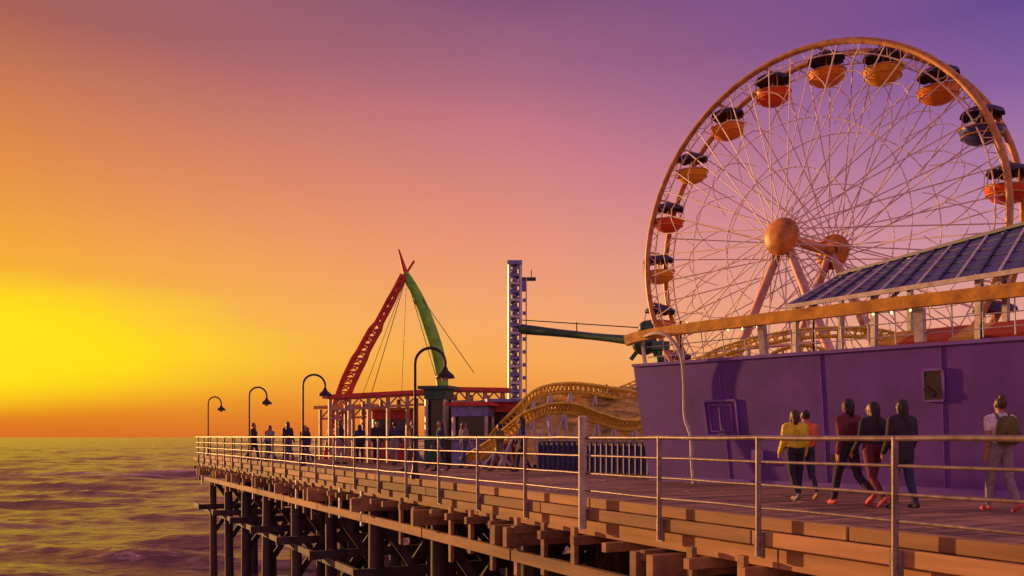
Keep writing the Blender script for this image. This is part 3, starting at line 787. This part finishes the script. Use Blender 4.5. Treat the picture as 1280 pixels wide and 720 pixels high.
        t0=wr+dr*0.03+side*0.028; t1=t0+(dr*0.6+side*0.6+inw*0.3).normalized()*0.04; c(t0,t1,0.013,0.011,SK); c(t1,t1+(dr+inw*0.3).normalized()*0.03,0.011,0.009,SK)
    vs=[];fs=[]
    for s_ in segs:
        if s_[0]=='c': capsule(vs,fs,s_[1],s_[2],s_[3],s_[4])
        else:
            o=len(vs); nn,mm=14,9
            for i in range(mm):
                ph=math.pi*(i+0.02)/(mm-1+0.04)
                for j in range(nn):
                    t=2*math.pi*j/nn; q=Mh@Vector((math.sin(ph)*math.cos(t)*s_[2].x,math.sin(ph)*math.sin(t)*s_[2].y,0)); vs.append(s_[1]+q+Vector((0,0,-math.cos(ph)*s_[2].z)))
            for i in range(mm-1):
                for j in range(nn): fs.append((o+i*nn+j,o+i*nn+(j+1)%nn,o+(i+1)*nn+(j+1)%nn,o+(i+1)*nn+j))
            fs.append(tuple(o+j for j in range(nn-1,-1,-1))); fs.append(tuple(o+(mm-1)*nn+j for j in range(nn)))
    zmin=min(v.z for v in vs)
    me=bpy.data.meshes.new('tmp'); me.from_pydata([tuple(v) for v in vs],[],fs)
    ob=bpy.data.objects.new('tmp',me); scene.collection.objects.link(ob)
    rm=ob.modifiers.new('r','REMESH'); rm.mode='VOXEL'; rm.voxel_size=voxel; rm.adaptivity=0
    smm=ob.modifiers.new('s','SMOOTH'); smm.factor=0.5; smm.iterations=1
    dg=bpy.context.evaluated_depsgraph_get(); ev=ob.evaluated_get(dg); nm=bpy.data.meshes.new_from_object(ev)
    bpy.data.objects.remove(ob)
    np_=len(nm.polygons); ct=np.zeros(np_*3); nm.polygons.foreach_get('center',ct); ct=ct.reshape(-1,3)
    best=np.full(np_,1e9); idx=np.zeros(np_,dtype=np.int32); ml=[]
    for s_ in segs:
        if s_[5] not in ml: ml.append(s_[5])
        if s_[0]=='c':
            a=np.array(s_[1]); b=np.array(s_[2]); ab=b-a; tt=np.clip(((ct-a)@ab)/max(ab@ab,1e-9),0,1)
            dd=np.linalg.norm(ct-(a+tt[:,None]*ab),axis=1)-(s_[3]+(s_[4]-s_[3])*tt)
        else:
            dd=(np.linalg.norm((ct-np.array(s_[1]))/np.array(s_[2]),axis=1)-1)*min(s_[2])
        k=dd<best; best[k]=dd[k]; idx[k]=ml.index(s_[5])
    nm.materials.clear()
    for q in ml: nm.materials.append(q)
    nm.polygons.foreach_set('material_index',idx); nm.polygons.foreach_set('use_smooth',np.ones(np_,dtype=bool)); nm.update()
    root=bpy.data.objects.new(name,nm); nm.name=name; scene.collection.objects.link(root)
    s=H/1.70; root.scale=(s,s,s); root.location=(loc[0],loc[1],DECK-zmin*s+0.002); root.rotation_euler=(0,0,R(head))
    if backpack:
        g=MB(); pr=[]
        nn=16
        for zz,wd,dp in ((1.0,0.10,0.05),(1.03,0.15,0.09),(1.12,0.165,0.11),(1.28,0.155,0.10),(1.38,0.13,0.08),(1.43,0.07,0.04)):
            for j in range(nn):
                t=2*math.pi*j/nn; cx=math.copysign(abs(math.cos(t))**0.6,math.cos(t)); sy_=math.copysign(abs(math.sin(t))**0.6,math.sin(t)); pr.append((cx*wd,-0.19+sy_*dp,zz))
        ff=[(i*nn+j,i*nn+(j+1)%nn,(i+1)*nn+(j+1)%nn,(i+1)*nn+j) for i in range(5) for j in range(nn)]
        ff+=[tuple(range(nn-1,-1,-1)),tuple(5*nn+j for j in range(nn))]
        g.add(pr,ff,backpack,True)
        g.box((0,-0.30,1.13),(0.2,0.05,0.14),backpack)
        for sx_ in (-1,1): g.tube([(sx_*0.09,-0.12,1.38),(sx_*0.10,-0.05,1.46),(sx_*0.10,0.06,1.45),(sx_*0.11,0.125,1.32),(sx_*0.12,0.11,1.15),(sx_*0.12,-0.08,1.06)],0.017,backpack,6)
        g.obj('backpack',root)
    return root
# heading: 0 faces +Y; positive turns left
person((7.27,13.1),4,1.70,(14,6,-10,22),(-10,30,12,35),F['white'],F['grey'],F['pink'],HB2,-1,backpack=F['olive'],shortsleeve=True,bulk=1.15)
person((5.98,13.5),12,1.68,(8,4,-8,14),(4,30,-4,30),F['black'],F['navy'],F['black'],HB,0.12,longcoat=True,bulk=1.2)
person((5.50,14.4),24,1.76,(18,6,-16,28),(-12,25,12,25),F['wine'],F['black'],F['pink'],HB,0.05,bulk=1.15)
person((5.74,14.0),20,1.68,(-12,26,14,6),(10,30,-10,30),F['black'],F['wine'],F['pink'],HB,0.16,bulk=1.15,headturn=20)
person((4.92,15.3),10,1.58,(-10,20,12,5),(8,30,-8,25),F['yellow'],F['black'],F['grey'],HB2,0.06,bulk=1.3,headturn=-20)
person((5.20,15.6),8,1.58,(10,6,-10,20),(-10,25,10,25),F['orange'],F['navy'],F['tan'],HB,0.0,bulk=1.2)
far=[(-11.9,40.5),(-11.4,41.4),(-10.9,39.6),(-10.4,40.8),(-9.9,38.9),(-9.2,39.5),(-8.7,37.0),(-12.6,43.0),(-7.0,36),(-6.4,37),(-5.6,36.6),(-3.2,28.6),(-2.3,28.3),(-0.4,28.4),(0.3,27.6),(-4.6,34.5),(-1.7,31.0)]
rp_=random.Random(5)
for x,y in far:
    a=rp_.uniform(8,24); person((x,y),rp_.uniform(0,360),rp_.uniform(1.58,1.82),(a,5,-a*0.8,a*1.2),(-a*.6,25,a*.6,25),rp_.choice([F['black'],F['navy'],F['wine'],F['grey'],F['olive'],F['black']]),rp_.choice([F['black'],F['denim'],F['navy'],F['grey']]),F['black'],rp_.choice([HB,HB2]),rp_.choice([0,0.1,0.15]),voxel=0.02,bulk=rp_.uniform(1,1.15))
print('done')
